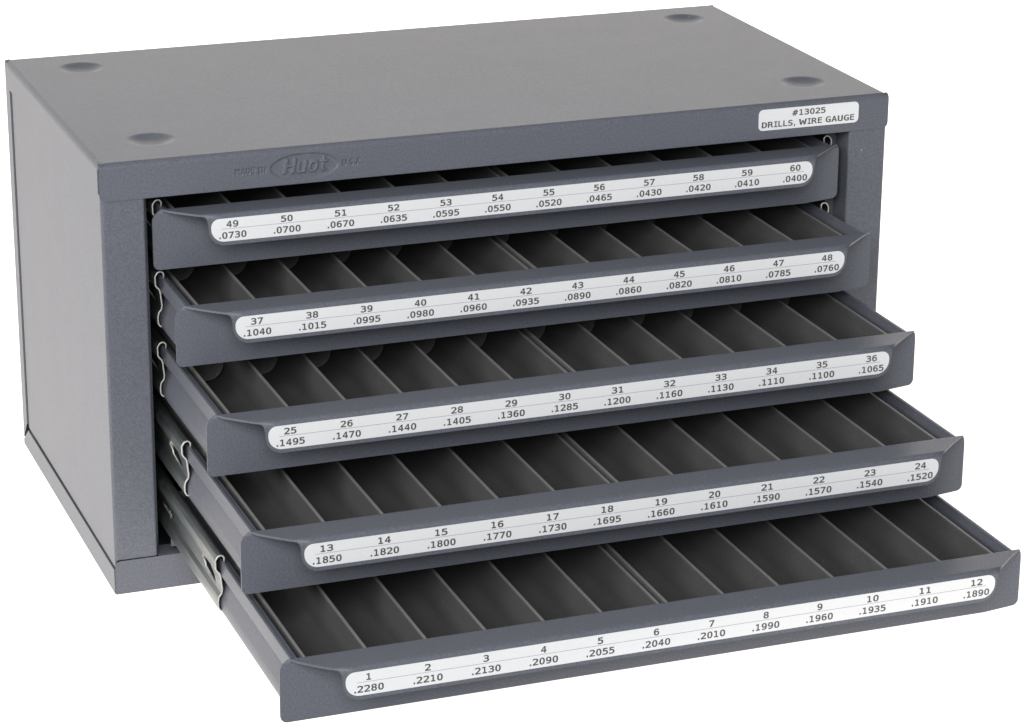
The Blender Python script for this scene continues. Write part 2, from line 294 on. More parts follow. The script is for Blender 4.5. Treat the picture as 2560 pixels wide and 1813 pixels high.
    'R': ([(303,233),(334,249),(360,272),(378,300),(389,333),(393,370),(387,420),(369,463),(340,497),(300,522),(251,536),(195,541),(29,541),(29,-21),(141,-21),(141,199),(187,199),(205,197),(220,193),(231,187),(242,175),(256,153),(273,122),(340,-21),(463,-21),(377,152),(359,187),(342,214),(326,234),(309,248),(291,259),(307,243),(194,441),(221,439),(242,432),(257,422),(267,409),(274,392),(276,369),(274,346),(268,328),(258,316),(244,307),(224,301),(197,299),(141,299),(141,441),(318,241)], [(14,15,13),(15,45,13),(12,13,45),(17,44,16),(46,32,11),(45,15,16),(16,44,45),(12,45,46),(46,11,12),(33,34,10),(18,43,17),(44,17,43),(11,32,33),(33,10,11),(0,31,30),(29,1,30),(24,25,23),(23,25,22),(25,26,22),(28,0,27),(30,1,2),(40,30,2),(2,3,40),(39,40,3),(3,4,39),(38,39,4),(4,5,38),(37,38,5),(5,6,37),(6,7,37),(22,26,21),(26,27,21),(27,0,21),(20,21,0),(19,20,0),(0,30,19),(18,19,30),(43,18,30),(42,43,30),(41,42,30),(30,40,41),(37,7,36),(7,8,36),(35,36,8),(8,9,35),(34,35,9),(10,34,9),(1,29,47),(0,28,47)]),
    'I': ([(49,440),(158,440),(158,80),(49,80),(49,-21),(380,-21),(380,80),(271,80),(271,440),(380,440),(380,541),(49,541)], [(3,4,2),(1,11,0),(7,5,6),(9,10,8),(2,4,5),(5,7,2),(1,2,7),(7,8,1),(8,10,1),(11,1,10)]),
    'L': ([(54,-21),(418,-21),(418,80),(167,80),(167,541),(54,541)], [(5,0,3),(3,0,1),(1,2,3),(5,3,4)]),
    'S': ([(335,530),(311,537),(287,543),(264,547),(242,549),(219,550),(167,545),(120,530),(81,503),(51,467),(33,424),(27,376),(31,336),(44,301),(66,272),(96,249),(135,231),(181,217),(219,208),(247,200),(267,192),(280,182),(287,172),(292,157),(294,138),(291,117),(284,101),(272,87),(255,77),(232,70),(202,68),(181,69),(159,73),(137,79),(115,87),(91,99),(34,133),(34,7),(73,-8),(99,-16),(125,-23),(151,-27),(177,-30),(203,-31),(260,-27),(310,-12),(350,13),(380,48),(398,91),(403,142),(399,186),(386,224),(365,256),(334,282),(295,301),(248,316),(211,324),(182,332),(161,341),(149,349),(143,358),(138,370),(137,386),(139,405),(146,420),(158,432),(175,442),(196,449),(224,451),(243,450),(262,447),(282,442),(301,434),(321,425),(373,394),(373,517)], [(40,33,39),(34,39,33),(39,34,38),(34,35,38),(37,38,35),(36,37,35),(10,11,62),(43,30,42),(31,42,30),(56,57,17),(6,66,67),(42,31,41),(32,41,31),(41,32,40),(33,40,32),(17,57,16),(57,58,16),(15,16,58),(58,59,15),(14,15,59),(59,60,14),(13,14,60),(12,13,60),(60,61,12),(11,12,61),(62,11,61),(10,62,63),(9,10,63),(63,64,9),(8,9,64),(64,65,8),(7,8,65),(65,66,7),(66,6,7),(19,55,18),(69,4,68),(5,68,4),(71,2,70),(3,70,2),(28,29,44),(70,3,69),(4,69,3),(47,48,25),(24,25,48),(48,49,24),(23,24,49),(49,50,23),(74,75,73),(75,0,73),(72,73,0),(28,44,45),(27,28,45),(45,46,27),(26,27,46),(46,47,26),(47,25,26),(23,50,22),(50,51,22),(51,52,22),(21,22,52),(52,53,21),(20,21,53),(53,54,20),(19,20,54),(55,19,54),(72,0,71),(0,1,71),(2,71,1),(44,29,43),(30,43,29),(56,17,18),(18,55,56),(68,5,67),(6,67,5)]),
    'W': ([(60,-21),(161,-21),(215,267),(268,-21),(370,-21),(454,541),(342,541),(309,139),(268,398),(161,398),(120,140),(87,541),(-24,541)], [(1,10,0),(12,0,10),(4,5,7),(4,7,3),(8,2,7),(9,10,2),(2,8,9),(10,1,2),(3,7,2),(7,5,6),(11,12,10)]),
    'E': ([(48,-21),(405,-21),(405,80),(160,80),(160,227),(388,227),(388,328),(160,328),(160,440),(398,440),(398,541),(48,541)], [(0,3,4),(11,0,4),(4,7,11),(7,8,11),(3,0,1),(1,2,3),(7,4,5),(5,6,7),(9,10,8),(11,8,10)]),
    'G': ([(405,288),(221,288),(221,188),(296,188),(296,80),(296,80),(288,76),(279,73),(269,70),(258,69),(245,68),(209,73),(181,87),(160,111),(144,147),(134,196),(130,259),(134,322),(144,371),(161,407),(183,432),(211,446),(247,451),(265,450),(283,446),(301,440),(318,431),(335,420),(384,382),(388,504),(358,522),(337,532),(315,540),(293,546),(270,549),(245,550),(179,542),(121,515),(75,471),(41,413),(21,342),(14,259),(21,177),(40,106),(74,48),(120,4),(178,-23),(244,-31),(274,-30),(302,-25),(328,-16),(354,-5),(377,10),(405,33),(296,80)], [(42,43,14),(14,15,42),(41,42,15),(15,16,41),(16,17,41),(40,41,17),(47,10,11),(47,11,46),(12,46,11),(36,20,21),(21,35,36),(46,12,45),(44,45,12),(12,13,44),(43,44,13),(14,43,13),(40,17,18),(39,40,18),(18,19,39),(38,39,19),(19,20,38),(37,38,20),(20,36,37),(48,8,9),(22,23,34),(24,33,23),(34,23,33),(32,25,31),(28,29,27),(26,27,29),(29,30,26),(25,26,30),(31,25,30),(8,48,49),(7,8,49),(49,50,7),(6,7,50),(4,6,50),(50,51,4),(5,4,51),(51,52,5),(52,53,5),(3,5,53),(53,0,3),(25,32,24),(33,24,32),(48,9,47),(10,47,9),(1,2,3),(3,0,1),(35,21,22),(22,34,35),(5,3,54),(6,4,54)]),
    'A': ([(-16,-21),(102,-21),(139,114),(289,114),(328,-21),(445,-21),(273,541),(156,541),(261,213),(168,213),(214,416)], [(0,1,2),(2,9,0),(9,7,0),(10,8,6),(3,4,5),(3,5,8),(6,8,5),(9,2,3),(3,8,9),(7,9,10),(10,6,7)]),
    'U': ([(31,151),(35,111),(41,81),(51,56),(64,34),(81,15),(100,1),(120,-11),(142,-20),(164,-26),(189,-30),(214,-31),(240,-30),(265,-26),(288,-20),(309,-11),(329,1),(348,15),(365,34),(379,56),(388,80),(394,111),(398,150),(399,199),(399,541),(286,541),(286,167),(286,145),(286,128),(285,116),(283,108),(282,103),(280,99),(273,90),(266,82),(256,76),(245,72),(231,69),(214,68),(198,69),(184,72),(173,76),(164,82),(156,89),(150,99),(148,103),(146,108),(145,116),(144,128),(143,145),(143,168),(143,541),(30,541),(30,199)], [(53,0,50),(50,51,53),(52,53,51),(10,39,9),(39,40,9),(9,40,8),(40,41,8),(7,8,41),(41,42,7),(6,7,42),(42,43,6),(5,6,43),(4,5,43),(43,44,4),(3,4,44),(44,45,3),(2,3,45),(45,46,2),(46,47,2),(1,2,47),(47,48,1),(48,49,1),(0,1,49),(50,0,49),(37,38,12),(37,12,13),(13,36,37),(21,22,27),(26,27,22),(22,23,26),(25,26,23),(23,24,25),(36,13,14),(35,36,14),(14,15,35),(34,35,15),(15,16,34),(33,34,16),(16,17,33),(17,18,33),(32,33,18),(18,19,32),(31,32,19),(19,20,31),(30,31,20),(29,30,20),(20,21,29),(28,29,21),(21,27,28),(12,38,11),(10,11,38),(39,10,38)]),
    'M': ([(9,-21),(116,-21),(102,418),(173,164),(256,164),(327,418),(313,-21),(420,-21),(420,541),(289,541),(214,297),(139,541),(9,541)], [(12,0,2),(12,2,11),(7,8,5),(10,4,5),(5,8,9),(4,10,3),(2,3,10),(2,0,1),(6,7,5),(10,5,9),(11,2,10)]),
    'N': ([(27,-21),(137,-21),(124,387),(278,-21),(402,-21),(402,541),(292,541),(305,133),(152,541),(27,541)], [(1,2,0),(9,0,2),(2,8,9),(7,4,5),(4,7,3),(7,5,6),(3,7,2),(8,2,7)]),
    'H': ([(27,-21),(139,-21),(139,227),(290,227),(290,-21),(403,-21),(403,541),(290,541),(290,328),(139,328),(139,541),(27,541)], [(0,1,2),(11,0,2),(2,9,11),(9,10,11),(3,4,5),(5,6,3),(8,3,6),(6,7,8),(9,2,3),(3,8,9)]),
    'u': ([(50,96),(61,52),(80,16),(108,-10),(144,-26),(186,-31),(215,-29),(241,-22),(266,-11),(287,5),(306,25),(290,18),(281,-21),(387,-21),(387,410),(281,410),(281,170),(278,136),(271,110),(261,90),(247,77),(230,70),(208,67),(190,69),(177,74),(168,83),(160,97),(155,119),(153,148),(153,410),(47,410),(47,147),(287,5)], [(30,31,28),(22,23,5),(5,23,4),(23,24,4),(3,4,24),(24,25,3),(2,3,25),(1,2,25),(25,26,1),(0,1,26),(26,27,0),(31,0,27),(28,31,27),(30,28,29),(21,7,8),(9,12,13),(13,10,9),(13,14,16),(15,16,14),(8,32,11),(21,8,11),(20,21,11),(19,20,11),(11,10,19),(18,19,10),(17,18,10),(10,13,17),(13,16,17),(22,5,6),(6,7,22),(7,21,22),(12,9,32)]),
    'o': ([(159,414),(112,394),(74,360),(47,315),(32,259),(27,195),(32,130),(47,74),(74,29),(112,-5),(159,-25),(214,-31),(270,-25),(317,-5),(355,29),(382,74),(398,130),(403,195),(398,260),(382,315),(355,360),(317,394),(270,414),(214,421),(238,321),(256,311),(271,295),(283,271),(290,237),(293,195),(290,152),(283,119),(271,94),(256,78),(238,69),(214,65),(191,69),(173,78),(158,94),(147,119),(139,152),(137,195),(139,237),(147,271),(158,295),(173,311),(191,321),(214,324)], [(5,6,40),(40,41,5),(41,42,5),(4,5,42),(11,36,10),(36,37,10),(45,46,0),(46,23,0),(10,37,9),(8,9,37),(37,38,8),(7,8,38),(38,39,7),(6,7,39),(40,6,39),(4,42,43),(3,4,43),(43,44,3),(2,3,44),(44,45,2),(1,2,45),(45,0,1),(33,34,12),(24,25,22),(16,17,30),(29,30,17),(28,29,17),(17,18,28),(33,12,13),(13,14,33),(32,33,14),(14,15,32),(31,32,15),(15,16,31),(16,30,31),(28,18,27),(18,19,27),(26,27,19),(19,20,26),(25,26,20),(20,21,25),(22,25,21),(12,34,11),(34,35,11),(36,11,35),(23,46,47),(47,24,23),(24,22,23)]),
    't': ([(129,522),(129,411),(25,411),(25,319),(129,319),(129,128),(132,82),(144,44),(164,14),(195,-6),(234,-18),(280,-21),(380,-21),(380,72),(288,72),(267,74),(253,78),(246,83),(240,91),(236,106),(235,129),(235,319),(380,319),(380,411),(235,411),(235,522)], [(2,3,4),(4,1,2),(4,5,20),(20,21,4),(1,4,21),(15,11,14),(14,11,12),(12,13,14),(22,23,24),(11,15,10),(15,16,10),(9,10,16),(16,17,9),(8,9,17),(17,18,8),(7,8,18),(6,7,18),(18,19,6),(5,6,19),(20,5,19),(22,24,21),(1,21,24),(0,1,24),(24,25,0)]),
}
BOXW = {'1': 480, '.': 165, ',': 190, '#': 740, 'D': 690, 'R': 720, 'I': 420, 'L': 520, 'S': 600, 'W': 1060, 'E': 540, 'G': 690, 'A': 760, 'U': 680, 'M': 760, 'N': 680, 'H': 690, 'u': 560, 'o': 600, 't': 420}
ADV = {'.': 361, ',': 361, '#': 867, 'D': 830, 'R': 782, 'I': 546, 'L': 637, 'S': 710, 'W': 1128, 'E': 683, 'G': 811, 'A': 776, 'U': 812, 'M': 948, 'N': 847, ' ': 342, 'H': 800, 'u': 640, 'o': 690, 't': 480}

CAPH = max(p[1] for p in GLYPHS['E'][0]) - min(p[1] for p in GLYPHS['E'][0])
CAPB = min(p[1] for p in GLYPHS['E'][0])

def text_mesh(body, shear=0.0):
    """lettering in (x,z), one em high capitals = 1.0"""
    vs, fs, pen = [], [], 0.0
    for ch in body:
        adv = ADV.get(ch, 711)
        if ch != ' ':
            pv, pf = GLYPHS[ch]
            x0, x1 = min(p[0] for p in pv), max(p[0] for p in pv)
            bw = BOXW.get(ch, 600)
            k = len(vs)
            for x, z in pv:
                X = pen + (adv - bw) / 2 + (x - x0) / (x1 - x0) * bw
                vs.append(((X + shear * z) / CAPH, (z - CAPB) / CAPH))
            fs += [tuple(i + k for i in f) for f in pf]
        pen += adv
    return vs, fs

def put_text(mb, body, cx, z_base, y, height, width=None, mi=1):
    vs, fs = text_mesh(body)
    xs = [v[0] for v in vs]
    x0, x1 = min(xs), max(xs)
    sx = height * CAPH / 727 if width is None else width / (x1 - x0)
    mb.add([(cx + (x - (x0 + x1) / 2) * sx, y, z_base + z * height) for x, z in vs], fs, mi)

# ------------------------------------------------------------------ setting: sweep with added glow
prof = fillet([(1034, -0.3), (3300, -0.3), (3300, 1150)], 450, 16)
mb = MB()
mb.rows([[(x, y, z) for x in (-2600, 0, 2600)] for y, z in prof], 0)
mb.rows([[(x, y, -0.3) for x in (-2600, 0, 2600)] for y in (-2500, 1034)], 1)      # the unlit paper in front of the glowing sheet
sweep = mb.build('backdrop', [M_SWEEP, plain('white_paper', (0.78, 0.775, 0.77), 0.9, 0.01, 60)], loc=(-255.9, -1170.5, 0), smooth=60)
sweep.rotation_euler = (0, 0, -yaw)
sweep['kind'] = 'structure'
sweep['label'] = 'seamless white studio sweep with added glow under and behind the cabinet'

# ------------------------------------------------------------------ the cabinet
cab = bpy.data.objects.new('drill_cabinet', None)
COL.objects.link(cab)
cab['label'] = 'grey metal drill dispenser cabinet with five numbered drawers pulled out in steps'
cab['category'] = 'cabinet'

# --- top cover: sheet with four pressed dimples, bent flanges all round
DIMPLES = [(31.0, 33.2), (31.0, 168.8), (341.8, 32.6), (341.8, 171.0)]
def fine(a, b, spans, coarse=8.0, step=0.9):
    c, t = [], a
    while t < b - 1e-6:
        c.append(t)
        inside = any(s0 <= t < s1 for s0, s1 in spans)
        nxt = t + (step if inside else coarse)
        if not inside:
            for s0, s1 in spans:
                if t < s0 < nxt:
                    nxt = s0
        t = nxt
    c.append(b)
    return c
def top_z(x, y):
    z = H
    for dx, dy in DIMPLES:
        r = math.hypot(x - dx, y - dy) / 10.6
        if r < 1:
            z -= 1.75 * (1 - r ** 2.6) ** 1.5
    # the sheet sags a hair between the bends
    z -= 0.25 * math.sin(math.pi * min(max(x / W, 0), 1)) * math.sin(math.pi * min(max(y / D, 0), 1))
    return z
RB = 2.5
mb = MB()
xs = fine(RB, W - RB, [(19, 43), (330, 354)])
ys = fine(RB, D - RB, [(21, 46), (157, 183)])
mb.rows([[(x, y, top_z(x, y)) for x in xs] for y in ys])
FL_Z = 179.7                                       # lower edge of the front flange
EX0, EX1, EZ0, EZ1 = 55.0, 121.0, 180.6, 193.0      # window for the embossed emblem
def arc(n, f):
    return [f(math.pi / 2 * k / n) for k in range(n + 1)]
fxs = [0.25, 1.0, EX0, EX1, W - 1.0, W - 0.25]
ar = arc(6, lambda t: (RB - RB * math.cos(t), H - RB + RB * math.sin(t)))          # front bend (y,z), from flange to top
mb.rows([[(x, y, z) for x in fxs] for y, z in ar])
# front flange around the emblem window
def quad(x0, x1, z0, z1):
    mb.add([(x0, 0, z0), (x1, 0, z0), (x1, 0, z1), (x0, 0, z1)], [(0, 1, 2, 3)])
zt_ = H - RB
quad(EX0, EX1, EZ1, zt_); quad(EX0, EX1, FL_Z, EZ0)
def flange_end(xe, xin, sgn):
    c = [(xin, FL_Z), (xe + sgn * 2.6, FL_Z)]
    for k in range(1, 7):
        t = math.radians(90 * k / 6)
        c.append((xe + sgn * 2.6 - sgn * 2.6 * math.sin(t), FL_Z + 2.6 - 2.6 * math.cos(t)))
    c += [(xe, zt_), (xin, zt_)]
    mb.add([(x, 0, z) for x, z in c], [tuple(range(len(c)))])
flange_end(0.25, EX0, 1); flange_end(W - 0.25, EX1, -1)
# turned-under edge of the front flange
mb.rows([[(x, y, z) for x in (2.9, W - 2.9)] for y, z in ((0, FL_Z), (0.25, FL_Z - 0.25), (0.9, FL_Z - 0.2), (0.9, FL_Z + 6))])
# back bend and flange
mb.rows([[(x, D - y, z) for x in (0.25, W - 0.25)] for y, z in ar])
mb.rows([[(x, D, z) for x in (0.25, W - 0.25)] for z in (H - RB, 183)])
# side bends and flanges
for sx in (0, 1):
    X = (lambda x: x) if sx == 0 else (lambda x: W - x)
    mb.rows([[(X(x), y, z) for y in (0.7, D - 0.7)] for x, z in ar])
    o_ = [(0, 1.9, H - RB), (0, 1.9, 182.9), (0, 188.0, 182.9), (0, D - 0.6, H - RB)]
    mb.add([(X(x), y, z) for x, y, z in o_], [(0, 1, 2, 3)])
    mb.add([(X(0), 1.3, 182.9), (X(0.6), 1.3, 182.9), (X(0.6), 188, 182.9), (X(0), 188, 182.9)], [(0, 1, 2, 3)])
    mb.add([(X(0), 1.9, H - RB), (X(0.9), 1.9, H - RB), (X(0.9), 1.9, 182.9), (X(0), 1.9, 182.9)], [(0, 1, 2, 3)])
cover = mb.build('top_cover', M_PAINT, cab, smooth=35, outward=(185, 98, 150))

# --- embossed emblem: a height field let into the front flange
def raster(vs, fs, x0, z0, step, nx, nz, grid, val):
    for f in fs:
        p = [vs[i] for i in f]
        for k in range(1, len(p) - 1):
            a, b, c = p[0], p[k], p[k + 1]
            den = (b[1] - c[1]) * (a[0] - c[0]) + (c[0] - b[0]) * (a[1] - c[1])
            if abs(den) < 1e-9:
                continue
            i0 = max(0, int((min(a[0], b[0], c[0]) - x0) / step)); i1 = min(nx - 1, int((max(a[0], b[0], c[0]) - x0) / step) + 1)
            j0 = max(0, int((min(a[1], b[1], c[1]) - z0) / step)); j1 = min(nz - 1, int((max(a[1], b[1], c[1]) - z0) / step) + 1)
            for j in range(j0, j1 + 1):
                pz = z0 + j * step
                for i in range(i0, i1 + 1):
                    px = x0 + i * step
                    l1 = ((b[1] - c[1]) * (px - c[0]) + (c[0] - b[0]) * (pz - c[1])) / den
                    l2 = ((c[1] - a[1]) * (px - c[0]) + (a[0] - c[0]) * (pz - c[1])) / den
                    if l1 >= -0.02 and l2 >= -0.02 and l1 + l2 <= 1.02:
                        grid[j][i] = val
ST = 0.165
nx = int(round((EX1 - EX0) / ST)) + 1
nz = int(round((EZ1 - EZ0) / ST)) + 1
stx, stz = (EX1 - EX0) / (nx - 1), (EZ1 - EZ0) / (nz - 1)
hgt = [[0.0] * nx for _ in range(nz)]              # + is towards the viewer
ocx, ocz, oa, ob = 89.9, 187.1, 15.1, 5.75
for j in range(nz):
    for i in range(nx):
        x, z = EX0 + i * stx, EZ0 + j * stz
        if ((x - ocx) / oa) ** 2 + ((z - ocz) / ob) ** 2 < 1:
            hgt[j][i] = -0.60
def emboss(body, x0, x1, z0, z1, val, shear=0.0):
    vs, fs = text_mesh(body, shear)
    ax, bx = min(v[0] for v in vs), max(v[0] for v in vs)
    az, bz = min(v[1] for v in vs), max(v[1] for v in vs)
    vs = [(x0 + (x - ax) / (bx - ax) * (x1 - x0), z0 + (z - az) / (bz - az) * (z1 - z0)) for x, z in vs]
    raster(vs, fs, EX0, EZ0, ST, nx, nz, hgt, val)
emboss('MADE IN', 59.2, 72.8, 185.8, 188.4, -0.60)
emboss('U.S.A.', 106.9, 116.0, 185.8, 188.4, -0.60)
emboss('Huot', 80.0, 100.4, 184.2, 190.9, 0.20, shear=0.32)
def blur(g):
    n = [r[:] for r in g]
    for j in range(1, nz - 1):
        for i in range(1, nx - 1):
            n[j][i] = (g[j][i] * 4 + 2 * (g[j - 1][i] + g[j + 1][i] + g[j][i - 1] + g[j][i + 1]) + g[j - 1][i - 1] + g[j - 1][i + 1] + g[j + 1][i - 1] + g[j + 1][i + 1]) / 16
    return n
hgt = blur(blur(hgt))
mb = MB()
mb.rows([[(EX0 + i * stx, -hgt[j][i], EZ0 + j * stz) for i in range(nx)] for j in range(nz)])
emb = mb.build('embossed_emblem', M_PAINT, cover, smooth=80, outward=(88, 98, 187))

# --- model sticker on the front flange
mb = MB()
mb.poly_slab(round_rect(304.0, 354.4, 183.7, 193.5, 2.2, 2.2, 2.2, 2.2), -0.16, -0.02, 0)
put_text(mb, '#13025', 329.1, 189.55, -0.20, 2.75, 16.8)
put_text(mb, 'DRILLS, WIRE GAUGE', 328.9, 184.95, -0.20, 2.75, 46.6)
stk = mb.build('sticker', [M_LABEL, M_INK], cover)
stk['label'] = 'white sticker reading #13025 DRILLS, WIRE GAUGE'

# --- side panels: one bent sheet each: side, corner, front stile, inner return, slide bracket
for s in (0, 1):
    X = (lambda x: x) if s == 0 else (lambda x: W - x)
    pl = fillet([(4.5, 185.7), (0.55, 185.7), (0.55, 0.55), (19.5, 0.55), (19.5, 13.4), (16.0, 13.4)], [0, 1.2, 1.3, 0.9, 0.8, 0], 5)
    mb = MB()
    mb.rows([[(X(x), y, z) for z in (12.6, 15.95, 181.5, 194.0)] for x, y in pl][:len(pl)])
    # nothing of the front stile below the bottom flange's top edge
    keep_f, keep_m = [], []
    for f, m in zip(mb.f, mb.m):
        c = [sum(mb.v[i][k] for i in f) / len(f) for k in range(3)]
        xx = c[0] if s == 0 else W - c[0]
        if (c[2] < 15.9 and xx > 1.2 and c[1] < 100) or (c[2] > 181.5 and c[1] < 2.2):
            continue
        keep_f.append(f); keep_m.append(m)
    mb.f, mb.m = keep_f, keep_m
    # slide bracket behind the stile
    mb.rows([[(X(x), y, z) for z in (8, 176.5)] for x, y in ((3.0, 14.6), (23.4, 14.6), (23.4, 150))])
    # inner sheet added to stop light showing through the seams
    mb.rows([[(X(2.4), y, z) for z in (1.5, 193)] for y in (3, D - 2)])
    mb.build('side_panel', M_PAINT, cab, smooth=40)

# --- back panel with wrapped edges
mb = MB()
mb.rows([[(x, D - 0.2, z) for x in (1.2, W - 1.2)] for z in (0.8, H - 2)])
for s in (0, 1):
    X = (lambda x: x) if s == 0 else (lambda x: W - x)
    mb.add([(X(0.05), 187.2, 13.5), (X(0.05), 187.2, 181.8), (X(0.05), D - 1.0, 193.2), (X(0.05), D - 1.0, 3.4)], [(0, 1, 2, 3)])
    mb.add([(X(0.05), 187.2, 13.5), (X(0.05), 187.2, 181.8), (X(0.9), 187.2, 181.8), (X(0.9), 187.2, 13.5)], [(0, 1, 2, 3)])
    mb.rows([[(X(x), y, z) for z in (3.4, 193.2)] for x, y in ((0.05, D - 1.0), (0.3, D - 0.45), (1.2, D - 0.2))])
mb.build('back_panel', M_PAINT, cab, smooth=40)

# --- bottom pan
mb = MB()
mb.box(1.0, W - 1.0, 0.6, D - 0.5, 0.02, 0.9)
c = [(0.25, 0), (W - 0.25, 0)]
for cx, sg in ((W - 0.25, 1), (0.25, -1)):
    rng = range(0, 7) if sg == 1 else range(6, -1, -1)
    for k in rng:
        t = math.radians(90 * k / 6)
        c.append((cx - sg * 2.6 + sg * 2.6 * math.cos(t), 15.6 - 2.6 + 2.6 * math.sin(t)))
mb.add([(x, 0.0, z) for x, z in c], [tuple(range(len(c)))])
mb.rows([[(x, y, z) for x in (2.9, 19.4)] for y, z in ((0, 15.6), (0.5, 15.6))])
mb.rows([[(x, y, z) for x in (W - 19.4, W - 2.9)] for y, z in ((0, 15.6), (0.5, 15.6))])
pp = fillet([(0.0, 14.0), (0.0, 15.6), (12.6, 15.6), (12.6, 4.0)], [0, 0.5, 0.5, 0], 4)
mb.rows([[(x, y - 0.01, z + 0.01) for x in (19.9, W - 19.9)] for y, z in pp])
for s in (0, 1):
    X = (lambda x: x) if s == 0 else (lambda x: W - x)
    mb.add([(X(0), 1.1, 0), (X(0), 1.3, 11.5), (X(0), 184.5, 11.0), (X(0), D - 0.8, 2.4), (X(0), D - 0.8, 0)], [(0, 1, 2, 3, 4)])
    mb.add([(X(0), 1.3, 11.5), (X(0), 184.5, 11.0), (X(0.8), 184.5, 11.0), (X(0.8), 1.3, 11.5)], [(0, 1, 2, 3)])
    mb.add([(X(0), 1.1, 0), (X(0.9), 1.1, 0), (X(0.9), 1.3, 11.5), (X(0), 1.3, 11.5)], [(0, 1, 2, 3)])
mb.build('bottom_pan', M_PAINT, cab, smooth=40, outward=(185, 98, 9))

# ------------------------------------------------------------------ drawers
ZT, PITCH = 173.29, 32.0756
EXT = [-3.13, 32.26, 78.79, 127.45, 180.10]
RAIL_Y = [8.0, 8.0, 8.0, -30.0, -81.0]
DATA = [
    [('49', '.0730'), ('50', '.0700'), ('51', '.0670'), ('52', '.0635'), ('53', '.0595'), ('54', '.0550'), ('55', '.0520'), ('56', '.0465'), ('57', '.0430'), ('58', '.0420'), ('59', '.0410'), ('60', '.0400')],
    [('37', '.1040'), ('38', '.1015'), ('39', '.0995'), ('40', '.0980'), ('41', '.0960'), ('42', '.0935'), ('43', '.0890'), ('44', '.0860'), ('45', '.0820'), ('46', '.0810'), ('47', '.0785'), ('48', '.0760')],
    [('25', '.1495'), ('26', '.1470'), ('27', '.1440'), ('28', '.1405'), ('29', '.1360'), ('30', '.1285'), ('31', '.1200'), ('32', '.1160'), ('33', '.1130'), ('34', '.1110'), ('35', '.1100'), ('36', '.1065')],
    [('13', '.1850'), ('14', '.1820'), ('15', '.1800'), ('16', '.1770'), ('17', '.1730'), ('18', '.1695'), ('19', '.1660'), ('20', '.1610'), ('21', '.1590'), ('22', '.1570'), ('23', '.1540'), ('24', '.1520')],
    [('1', '.2280'), ('2', '.2210'), ('3', '.2130'), ('4', '.2090'), ('5', '.2055'), ('6', '.2040'), ('7', '.2010'), ('8', '.1990'), ('9', '.1960'), ('10', '.1935'), ('11', '.1910'), ('12', '.1890')],
]

# --- drawer body: floor, two pressed side walls with ledges, back
def make_body():
    mb = MB()
    wall = [(33.0, -26.5)] + [(32.6 - 6.0 * math.sin(a), -20.5 - 6.0 * math.cos(a)) for a in [math.radians(9 * k) for k in range(11)]]
    wall += fillet([(26.6, -19.8), (26.9, -17.5), (29.7, -10.2), (29.5, -8.2), (27.0, -6.6), (27.35, -0.9), (27.5, -0.25), (28.7, -0.25), (28.9, -0.7), (28.9, -1.7), (31.3, -1.7), (31.3, -8)],
                   [0, 3.0, 1.5, 1.0, 0.8, 0.4, 0.2, 0.2, 0.2, 0.4, 0.4, 0], 6)
    for s in (0, 1):
        # the inner ledge shows on the left; on the right it sits lower
        mb.rows([[((x if s == 0 else W - x), y, z - (7.5 if s == 1 and x > 28.95 and z > -8.1 and i > len(wall) - 13 else 0)) for y in (0.5, 60, 120, 184)] for i, (x, z) in enumerate(wall)])
    mb.rows([[(x, y, -26.5) for y in (1.6, 184)] for x in (33.0, W - 33.0)])
    mb.rows([[(x, 184.0, z) for x in (26.6, W - 26.6)] for z in (-27.2, -1.5)])
    return mb.build('drawer', M_PAINT, None, smooth=38)

# --- drawer front: plate, shelf and down-turned lip pressed from one sheet
def make_front(parent):
    X0, X1 = 23.1, 346.9
    t = 0.9
    r1, r2 = 1.3, 1.75
    YL = -16.3 + t / 2
    rows = []
    cx = W / 2
    def row(y, z, xl, xr=None):
        xr = W - xl if xr is None else xr
        n = 48
        xs_ = [xl + (xr - xl) * k / n for k in range(n + 1)]
        # the right-hand tab of the plate is cut about a millimetre shorter
        return [(x, y, z + (1.1 * min(1, (x - 336) / 3) if z < -22 and x > 336 else 0)) for x in xs_]
    yp, zp = t / 2, -t / 2
    # plate, from its bottom edge upwards; lower corners rounded
    rb, zb = 2.8, -27.0
    for k in range(0, 7):
        a = math.radians(90 * k / 6)
        ins = rb - rb * math.sin(a)
        rows.append(row(yp, zb + rb - rb * math.cos(a), X0 + ins))
    for z in (-20, -14, -9, -5.6):
        rows.append(row(yp, z, X0))
    rt = 4.6
    for k in range(1, 6):
        a = math.radians(62 * k / 5)
        z = -5.6 + rt * math.sin(a)
        if z < zp - r1:
            rows.append(row(yp, z, X0 + rt - rt * math.cos(a), X1 - 0.35 * (k / 5) ** 2))
    xa = X0 + rt - rt * math.cos(math.radians(58))
    for k in range(0, 6):
        a = math.radians(90 * k / 5)
        rows.append(row(yp - r1 + r1 * math.cos(a), zp - r1 + r1 * math.sin(a), xa + 2.2 * k / 5, X1 - 0.35 - 1.3 * (k / 5) ** 2))
    # shelf, its ends cut on the slant
    ys = yp - r1
    for y, xl, xr in ((-1.9, 28.3, 343.6), (-3.6, 29.4, 341.4), (-7.0, 32.9, 337.3), (-11.0, 37.1, 332.9), (-13.2, 39.6, 330.4)):
        rows.append(row(y, zp, xl, xr))
    for k in range(0, 7):
        a = math.radians(90 * k / 6)
        rows.append(row(YL + r2 - r2 * math.sin(a), zp - r2 + r2 * math.cos(a), 40.6 + 2.4 * math.sin(a * 0.9)))
    for z, xl in ((-4.0, 43.35), (-5.5, 43.5), (-6.6, 43.6)):
        rows.append(row(YL, z, xl))
    rl = 7.0
    for k in range(1, 10):
        a = math.radians(90 * k / 9)
        rows.append(row(YL, -6.7 - rl * math.sin(a), 43.6 + rl - rl * math.cos(a)))
    mb = MB()
    mb.rows(rows)
    return mb.build('drawer_front', M_PAINT, parent, smooth=50, solid=t, solid_off=0.0)

